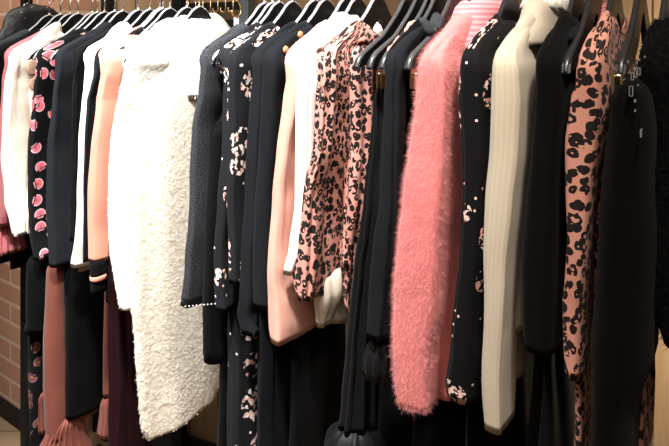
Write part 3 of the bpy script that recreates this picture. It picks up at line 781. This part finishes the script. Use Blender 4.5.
# pink mohair sweater
s = tip(430)
g = Garment('pink_mohair_sweater', 'fluffy bright pink mohair sweater with a ribbed collar', 'sweater', s, HG+'pink mohair sweater')
b, cb = g.part('body', 'mohair', [(z, s_, a, h*1.02, hs) for z, s_, a, h, hs in body_rows(s, yz(385, s, -.1), hs=.034, ha=.155)], keep=True, n=50)
finish('fur', fuzz(cb, 14000, .012, .0003, .55, 11, .1), M['mohairF'], b); cb.free()
sl, cs = g.sleeve('sleeve', 'mohair', [(30, 452, 474), (38, 442, 470), (46, 434, 468), (55, 429, 468), (66, 425.5, 467), (75, 423.5, 467), (100, 422, 467), (150, 416.5, 467), (200, 411, 466), (250, 405.5, 464), (300, 400.5, 460), (350, 399, 447), (395, 402, 441), (411, 404, 439)], hs0=.06, hamax=.09, folds=3, amp=.003, n=60, keep=True)
finish('fur', fuzz(cs, 70000, .0115, .00020, .75, 12, .1), M['mohairF'], sl); cs.free()
g.flat('ribbed_collar', 'mohair_rib', [(-6, 470, 506), (4, 466, 506), (15, 462, 506), (30, 456, 502), (45, 450, 494), (60, 450, 480)], hs=.045, n=44)
# floral 3
s = tip(469)
g = Garment('black_floral_blouse', 'black blouse with sparse pink blossoms between mohair sweater and ivory top', 'blouse', s, HG+'black floral blouse')
g.body('flo3', yz(385, s), ha=.165, hs=.018)
g.sleeve('sleeve', 'flo3', [(40, 484, 506), (48, 475, 503), (56, 469, 502), (66, 466, 501), (80, 465, 501), (100, 464, 501), (150, 466, 499), (200, 466, 496), (250, 463, 494), (300, 459, 491), (350, 455, 490), (390, 449.5, 489), (401, 451, 487)], hs0=.03, folds=5, amp=.003, n=60)
g.flat('collar', 'flo3', [(20, 500, 512), (26, 494, 514), (36, 486, 514), (48, 478, 514)], hs=.026, n=30)
for dx, (x, y) in enumerate(((515, 28), (521, 25))):
    pass
a_, z_ = on_hanger(517, 28, s+.028)
bm = bmesh.new()
for an, ln in ((.4, .016), (2.6, .012), (4.0, .014), (5.4, .012)):
    d0 = P(s+.028, a_, z_); 
    p1 = P(s+.029, a_+ln*math.cos(an-.35), z_+ln*math.sin(an-.35)); p2 = P(s+.029, a_+ln*math.cos(an+.35), z_+ln*math.sin(an+.35))
    bm.faces.new([bm.verts.new(q) for q in (d0, p1, p2)])
finish('blossom_print', bm, M['ivoryR'], g.root, False)
# ivory top
s = tip(503)
g = Garment('ivory_ruffle_top', 'ivory pleated top with a frilled high collar', 'top', s, HG+'ivory frill-collar top')
g.body('ivory', yz(330, s), ha=.165, hs=.025, folds=8, amp=.0007, n=70, scoop=.012)
g.sleeve('sleeve', 'ivory', [(36, 520, 540), (44, 512, 540), (52, 506, 540), (60, 501.5, 541), (67, 500, 542), (100, 498, 541), (150, 495, 537), (200, 492, 531), (270, 489, 522), (330, 487.5, 516), (400, 485.5, 513.5), (431, 486.5, 512)], hs0=.04, hamax=.09, folds=5, amp=.0015, n=70)
g.trace('back_sleeve', 'ivory', [(240, 505, 529), (300, 508, 528.5), (340, 510, 527.5), (371, 512, 526)], ac=-.08, hs0=.022, n=50)
g.flat('neck_stand', 'ivory', [(-4, 530, 552), (6, 530, 556), (14, 529, 560), (24, 524, 560), (36, 516, 560), (48, 510, 560)], hs=.030, n=44, amax=.16)
g.flat('collar_frill', 'ivoryR', [(-8, 536, 556), (0, 533, 560), (9, 532, 565), (18, 546, 570), (25, 556, 569)], hs=.040, folds=17, amp=.004, n=120)
# black top
s = tip(546)
g = Garment('black_long_sleeve_top', 'plain matt black long-sleeved top between ivory top and leopard blouse', 'top', s, HG+'plain black top')
g.body('blackb', yz(335, s), ha=.165, hs=.024)
g.sleeve('sleeve', 'blackb', [(28, 562, 590), (36, 556, 590), (45, 550, 590), (55, 547.5, 589), (70, 544, 587), (100, 540, 583), (150, 537, 578), (200, 532, 575), (270, 528, 572), (340, 528.5, 567), (352, 530, 565)], hs0=.045, hamax=.09)
g.flat('neckband', 'charcoal', [(22, 562, 582), (28, 560, 588), (35, 556, 590), (42, 554, 590)], hs=.030, n=34)
g = Garment('long_black_gown', 'long black gown filling the gap under the ivory top', 'gown', tip(520))
g.part('body', 'black', [(-.06, g.s, 0.02, .10, .010), (-.2, g.s, 0.03, .14, .014), (-.5, g.s, .04, .14, .022), (-.75, g.s, .03, .15, .045), (-.95, g.s, .02, .16, .06)], folds=6, amp=.005, n=60)
for tp, a0, txt in ((203, .02, 'long black skirt showing just past the hem of the white teddy coat'), (352, .05, 'long black skirt behind the flounce of the black satin skirt'), (418, .05, 'long black skirt showing below the fluffy pink sleeve'), (452, .05, 'long black skirt showing below the black floral blouse'), (530, .04, 'long black skirt showing below the plain black long-sleeved top')):
    g = Garment('long_black_skirt', txt, 'skirt', tip(tp), None, 'long black skirts under the tops')
    g.part('skirt', 'black', [(-.10, g.s, a0, .10, .010), (-.3, g.s, a0, .13, .011), (-.5, g.s, a0, .15, .016), (-.66, g.s, a0, .17, .03), (-1.05, g.s, a0, .18, .05)], folds=7, amp=.006, n=70)
    g.part('waistband', 'charcoal', [(-.085, g.s, a0, .101, .011), (-.12, g.s, a0, .103, .0115)])
# leopard 2
s = tip(590)
g = Garment('slim_leopard_blouse', 'slim rust leopard print blouse with long narrow sleeve near the embellished jumpsuit', 'blouse', s, HG+'slim leopard blouse')
g.body('leo2', yz(330, s), ha=.15, hs=.019)
g.sleeve('sleeve', 'leo2', [(24, 600, 611), (34, 597, 613), (45, 593, 614), (55, 589.5, 614), (66, 586.5, 615), (85, 581, 617), (100, 575.5, 618), (140, 570.5, 612), (180, 572, 606), (240, 572, 598), (280, 570, 595.5), (300, 567.5, 594.5), (350, 567, 592), (372, 567.5, 589), (380, 569, 580)], hs0=.05, hamax=.08, folds=4, amp=.003, n=60)

g = Garment('leopard_leggings', 'narrow rust leopard trousers showing under the slim leopard sleeve', 'trousers', tip(590))
g.trace('trouser_leg', 'leo2', [(330, 575, 593), (380, 576.5, 592), (446, 576, 592), (480, 576, 592)], ac=-.13)
g.part('waist', 'black', [(-.04, g.s, 0, .08, .008), (-.2, g.s, .02, .10, .009), (yz(340, g.s), g.s, .02, .11, .012)])
# embellished jumpsuit
s = tip(620)
g = Garment('embellished_jumpsuit', 'long black jumpsuit dotted with crystal ornaments below its strap', 'jumpsuit', s, 'black hanger with a gleaming bare arm above the embellished jumpsuit')
g.trace('body', 'blackb', [(75, 612, 652), (90, 612, 660), (120, 611, 664), (160, 607, 664), (220, 600, 664), (280, 596, 662), (340, 592, 660), (395, 592, 642), (446, 591, 637), (480, 590, 637)], ac=-.165, hs0=.06, hamax=.10, hamin=.06)
for x, y, w_, h_ in ((633, 69, 3, 3), (630.5, 77, 2.2, 7), (633.8, 74.5, 2.2, 7), (637, 72, 2.2, 7), (629, 92, 3, 10), (633, 102, 2, 4), (636, 86, 1.6, 1.6), (643, 57, 1.5, 3), (626, 62, 1.2, 5), (633, 112, 1.6, 3), (637, 60, 3, 2), (639, 135, .8, 8), (622, 80, 2, 1)):
    q = on_front(x, y, -.29); e_ = q[2]/F; bm = bmesh.new()
    if h_ > 5:
        for k in (-1, 1): box(bm, P(q[0]+k*w_*e_/2, -.29+.02, q[1]), (.6*e_, .01, h_*e_))
        for k in (-1, 1): box(bm, P(q[0], -.29+.02, q[1]+k*h_*e_/2), (w_*e_, .01, .6*e_))
    else: box(bm, P(q[0], -.29+.02, q[1]), (w_*e_*.7, .01, h_*e_*.7))
    finish('crystal_ornament', bm, M['crystal'], g.root, False)
clip(617.5, 83, -.235, 1.0, 'gold clip at the end of the gleaming bare hanger arm')
# fuzzy coat
s = tip(652)
g = Garment('black_fur_coat', 'fuzzy black coat nearest the camera at the near end of the rail', 'coat', s, HG+'fuzzy black coat')
b, cb = g.sleeve('sleeve', 'furcoat', [(-10, 664, 720), (20, 655, 720), (45, 648, 720), (62, 644, 720), (85, 640.5, 716), (110, 643, 716), (150, 650, 716), (176, 648, 714), (192, 643, 712), (230, 644, 712), (270, 648, 712), (310, 655, 712), (345, 667, 712)], hs0=.08, hamax=.10, keep=True, n=60, rough=.002, roughf=90)
finish('fur', fuzz(cb, 9000, .010, .0006, .5, 21, .2), M['furB'], b); cb.free()
g.part('body', 'furcoat', [(.06, s+.03, 0, .1, .02), (-.04, s+.04, 0.02, .17, .035), (-.2, s+.04, .04, .17, .035), (-.62, s+.04, .05, .16, .035)])
# leopard trousers at near end
g = Garment('wide_leopard_trousers', 'dusky leopard trousers hem hanging beside the bright gap in the wall', 'trousers', tip(643))
g.trace('trouser_leg', 'leo3', [(340, 640, 655), (395, 636, 654.5), (446, 634, 654), (480, 634, 654)], ac=-.05, hs0=.03, folds=3, amp=.003)
g.part('waist', 'black', [(-.04, g.s, 0.02, .08, .008), (-.2, g.s, .04, .10, .009), (yz(345, g.s), g.s, .06, .09, .012)])
# pink knit behind
g = Garment('coral_knit_top', 'coral knit top glimpsed behind the slim leopard blouse collar', 'top', tip(565), HG+'coral knit top')
g.part('body', 'pinkknit', [(z_, g.s+.006, .12, h_, .012) for z_, h_ in ((.085, .05), (.07, .08), (.02, .10), (-.05, .10), (-.4, .09))], n=40)

# ------------------------------------------------------------------ rail, rack frame
def struct(o): o['kind'] = 'structure'; return o
rack = thing('clothes_rack', 'black steel clothes rack carrying the whole row of garments', 'rack', P(neck(15), 0, -H))
bm = bmesh.new(); tube(bm, [P(-1.25, 0, .192), P(1.75, 0, .192)], .0125, 14); finish('rail', bm, M['steel'], rack)
s0 = on_front(21, 300, 0)[0]
for sx in (s0, 1.78):
    bm = bmesh.new(); box(bm, P(sx, 0.02, (.192-H)/2), (.030, .030, H+.192)); finish('post', bm, M['steel'], rack, False)
bm = bmesh.new(); box(bm, P((s0+1.78)/2, .30, -H+.05), (1.78-s0, .03, .06)); finish('foot_rail', bm, M['steel'], rack, False)
for sx in (s0, 1.78):
    bm = bmesh.new(); box(bm, P(sx, .12, -H+.03), (.03, .40, .04)); finish('foot', bm, M['steel'], rack, False)

# ------------------------------------------------------------------ room
def wall_mat(kind):
    t = NT('wall_'+kind); t.set(.85, 0, 0, .2)
    tc = t.n('ShaderNodeTexCoord'); v = tc.outputs['UV']
    n = t.n('ShaderNodeTexNoise', Scale=9.0, Detail=5.0); t.l(v, n.inputs['Vector'])
    if kind == 'brick':
        b = t.n('ShaderNodeTexBrick'); t.l(v, b.inputs['Vector'])
        b.inputs['Scale'].default_value = 1.0; b.inputs['Brick Width'].default_value = .23; b.inputs['Row Height'].default_value = .088
        b.inputs['Mortar Size'].default_value = .009; b.inputs['Mortar Smooth'].default_value = .2
        b.inputs['Color1'].default_value = (.33, .165, .105, 1); b.inputs['Color2'].default_value = (.42, .23, .155, 1); b.inputs['Mortar'].default_value = (.52, .39, .30, 1)
        c = t.mix(t.math('MULTIPLY', n.outputs[0], .5), b.outputs[0], (.48, .30, .21))
        t.l(c, t.b.inputs['Base Color']); t.bump(t.math('SUBTRACT', 1.0, b.outputs['Fac']), .6, .008)
    elif kind in ('plank', 'wood'):
        x = t.n('ShaderNodeSeparateXYZ'); t.l(v, x.inputs[0])
        mp = t.n('ShaderNodeMapping'); mp.inputs['Scale'].default_value = (22, 2, 1); t.l(v, mp.inputs[0])
        g_ = t.n('ShaderNodeTexNoise', Scale=2.0, Detail=6.0, Distortion=.6); t.l(mp.outputs[0], g_.inputs['Vector'])
        gap = t.math('LESS_THAN', t.math('PINGPONG', x.outputs[0], .07), .003)
        cols = ((.30, .28, .25), (.46, .44, .41)) if kind == 'plank' else ((.20, .13, .075), (.34, .24, .15))
        c = t.mix(g_.outputs[0], *cols); c = t.mix(gap, c, (.05, .035, .02)); t.l(c, t.b.inputs['Base Color'])
    else:
        mp = t.n('ShaderNodeMapping'); mp.inputs['Scale'].default_value = (1, 1, 1); t.l(v, mp.inputs[0])
        b = t.n('ShaderNodeTexBrick'); t.l(v, b.inputs['Vector']); b.inputs['Scale'].default_value = 1
        b.inputs['Brick Width'].default_value = 1.2; b.inputs['Row Height'].default_value = .16; b.inputs['Mortar Size'].default_value = .003
        b.inputs['Color1'].default_value = (.24, .17, .10, 1); b.inputs['Color2'].default_value = (.32, .23, .14, 1); b.inputs['Mortar'].default_value = (.06, .04, .03, 1)
        t.l(t.mix(t.math('MULTIPLY', n.outputs[0], .5), b.outputs[0], (.20, .13, .08)), t.b.inputs['Base Color']); t.set(.45, 0, 0, .4)
    return t.m
def slab(name, p, q, z0, z1, thick, m, nrm):
    """upright wall slab from plan point p to q"""
    bm = bmesh.new(); uvl = bm.loops.layers.uv.new('UVMap')
    L = math.dist(p, q)
    v = [bm.verts.new((x+nrm[0]*d, y+nrm[1]*d, z)) for d in (0, thick) for (x, y) in (p, q) for z in (z0, z1)]
    for f, uv in (((0, 2, 3, 1), ((0, z0), (L, z0), (L, z1), (0, z1))), ((4, 5, 7, 6), ((0, z0), (0, z1), (L, z1), (L, z0))), ((0, 1, 5, 4), ((0, z0), (0, z1), (thick, z1), (thick, z0))), ((2, 6, 7, 3), ((0, z0), (thick, z0), (thick, z1), (0, z1))), ((1, 3, 7, 5), None), ((0, 4, 6, 2), None)):
        fc = bm.faces.new([v[i] for i in f])
        if uv:
            for lp, u_ in zip(fc.loops, uv): lp[uvl].uv = u_
    bmesh.ops.recalc_face_normals(bm, faces=bm.faces)
    return struct(finish(name, bm, m, None, False))
# brick pier behind the far end of the rail
sa, sb = -1.9, on_front(57, 50, .25)[0]
pA, pB = P(sa, .25, 0), P(sb, .25, 0)
slab('wall_brick', (pA.x, pA.y), (pB.x, pB.y), 0, 3.0, .30, wall_mat('brick'), W)
slab('baseboard_brick', (pA.x-W[0]*.02, pA.y-W[1]*.02), (pB.x-W[0]*.02, pB.y-W[1]*.02), 0, .07, .02, M['steel'], W)
D2 = (.923, -.385); N2 = (.385, .923)
q0 = (-1.09-1.2*D2[0], 2.59-1.2*D2[1])
def bk(px):                                # plan point of the back wall on a sight line
    d = ((px-CX)/F, 1); k = (q0[0]*N2[0]+q0[1]*N2[1])/(d[0]*N2[0]+d[1]*N2[1]); return (k*d[0], k)
c1 = bk(86); c2 = (q0[0]+4.2*D2[0], q0[1]+4.2*D2[1])
slab('wall_plank', q0, c1, 0, 3.0, .1, wall_mat('plank'), N2)
slab('wall_back', c1, c2, 0, 3.0, .1, wall_mat('wood'), N2)
slab('baseboard_back', (q0[0]-N2[0]*.02, q0[1]-N2[1]*.02), (c2[0]-N2[0]*.02, c2[1]-N2[1]*.02), 0, .10, .02, M['steel'], N2)
bm = bmesh.new(); uvl = bm.loops.layers.uv.new('UVMap')
fc = bm.faces.new([bm.verts.new(p) for p in ((-4, -2.5, 0), (4, -2.5, 0), (4, 4.2, 0), (-4, 4.2, 0))])
for lp in fc.loops: lp[uvl].uv = lp.vert.co.xy
struct(finish('floor', bm, wall_mat('floor'), None, False))
# uprights on the back wall
n_ = 0
for px, wpx in ((69, 9), (87, 9), (113, 9), (184, 11)):
    c = bk(px); bm = bmesh.new(); w_ = wpx*c[1]/F
    box(bm, (c[0]-N2[0]*.03, c[1]-N2[1]*.03, 1.5), (w_, .04, 3.0), (D2, N2)); n_ += 1
    struct(finish('trim_%d' % n_, bm, M['steel'], None, False))
c = bk(254); bm = bmesh.new(); box(bm, (c[0]-N2[0]*.05, c[1]-N2[1]*.05, 1.5), (.038, .05, 3.0), (D2, N2)); struct(finish('trim_5', bm, M['steelb'], None, False))
# empty display rail with gold hooks on the back wall
ca, cb_ = bk(191), bk(252)
zt = H+(Y0-8)/F*ca[1]; zl = H+(Y0-25)/F*ca[1]
r2 = thing('wall_hook_rack', 'black wall rail with small gold hooks behind the cream coat', 'rack', Vector((ca[0], ca[1], zl)))
for z in (zt, zl):
    bm = bmesh.new(); m_ = ((ca[0]+cb_[0])/2-N2[0]*.04, (ca[1]+cb_[1])/2-N2[1]*.04, z)
    box(bm, m_, (math.dist(ca, cb_), .03, .030), (D2, N2)); finish('bar', bm, M['steel'], r2, False)
for i in range(7):
    f = .15+i*.12; x, y = ca[0]+(cb_[0]-ca[0])*f-N2[0]*.075, ca[1]+(cb_[1]-ca[1])*f-N2[1]*.075
    bm = bmesh.new()
    tube(bm, [(x, y, zt+.02), (x, y, zt-.01)]+[(x+.012*(math.cos(t_)-1)*D2[0], y+.012*(math.cos(t_)-1)*D2[1], zt-.012-.014*math.sin(t_)) for t_ in (.5, 1, 1.57, 2.2, 2.8, 3.4)], .0022, 6)
    finish('gold_hook', bm, M['gold'], r2)

# ------------------------------------------------------------------ light
def area(name, loc, aim, size, power, col, sizey=None):
    l = bpy.data.lights.new(name, 'AREA'); l.energy = power; l.color = col; l.shape = 'RECTANGLE'; l.size = size; l.size_y = sizey or size
    o = bpy.data.objects.new(name, l); COL.objects.link(o); o.location = loc
    o.rotation_euler = (Vector(aim)-Vector(loc)).to_track_quat('-Z', 'Y').to_euler(); return o
def spot(name, loc, aim, power, col, ang, blend=.6, r=.06):
    l = bpy.data.lights.new(name, 'SPOT'); l.energy = power; l.color = col; l.spot_size = math.radians(ang); l.spot_blend = blend; l.shadow_soft_size = r
    o = bpy.data.objects.new(name, l); COL.objects.link(o); o.location = loc
    o.rotation_euler = (Vector(aim)-Vector(loc)).to_track_quat('-Z', 'Y').to_euler(); return o
spot('ceiling_spot_far', (-1.15, .75, 2.95), (-.75, 1.45, 1.55), 430, (1, .98, .96), 58, .9, .08)
spot('ceiling_spot_mid', (-.30, .45, 2.95), (-.25, 1.25, 1.5), 430, (1, .98, .96), 58, .9, .08)
spot('ceiling_spot_near', (.35, .15, 2.9), (.28, .85, 1.35), 85, (1, .91, .80), 66, .9, .08)
area('ceiling_wash', (-.2, -.2, 2.9), (0, 1.2, .9), 1.6, 30, (1, .84, .68))  # soft warm fill added overhead, standing in for bounced light
spot('brick_wash', (-1.9, 1.0, 2.7), (-1.65, 2.3, 1.9), 120, (1, .88, .76), 60, .8, .1)  # unseen spot added to brighten the brick
area('cove_light', (-.9, 1.95, 2.75), (-.9, 2.55, 1.9), 1.4, 14, (1, .86, .70), .2)  # unseen area light added to lift the dark back wall
spot('wall_wash', (1.0, 1.2, 2.6), (1.05, 1.72, .55), 260, (1, .84, .60), 50, .8, .1)  # unseen spot added to brighten the lower back wall
pl = bpy.data.lights.new('low_display_lamp', 'POINT'); pl.energy = 18; pl.color = (1, .86, .62); pl.shadow_soft_size = .05  # unseen point light added behind the rack to brighten the wall
po_ = bpy.data.objects.new('low_display_lamp', pl); COL.objects.link(po_); po_.location = (1.22, 1.36, .95)
w_ = bpy.data.worlds.new('shop_ambient'); sc.world = w_; w_.use_nodes = True
w_.node_tree.nodes['Background'].inputs[0].default_value = (1, .85, .7, 1); w_.node_tree.nodes['Background'].inputs[1].default_value = .07

# ------------------------------------------------------------------ camera
cam = bpy.data.cameras.new('camera'); co = bpy.data.objects.new('camera', cam); COL.objects.link(co)
co.location = (0, 0, H); co.rotation_euler = (math.pi/2, 0, 0)
cam.sensor_width = 36; cam.sensor_fit = 'HORIZONTAL'; cam.lens = F/669*36
cam.shift_y = -(223-Y0)/669; cam.clip_start = .02
sc.camera = co
sc.view_settings.view_transform = 'Standard'; sc.view_settings.look = 'None'
sc.view_settings.exposure = 0; sc.view_settings.gamma = 1
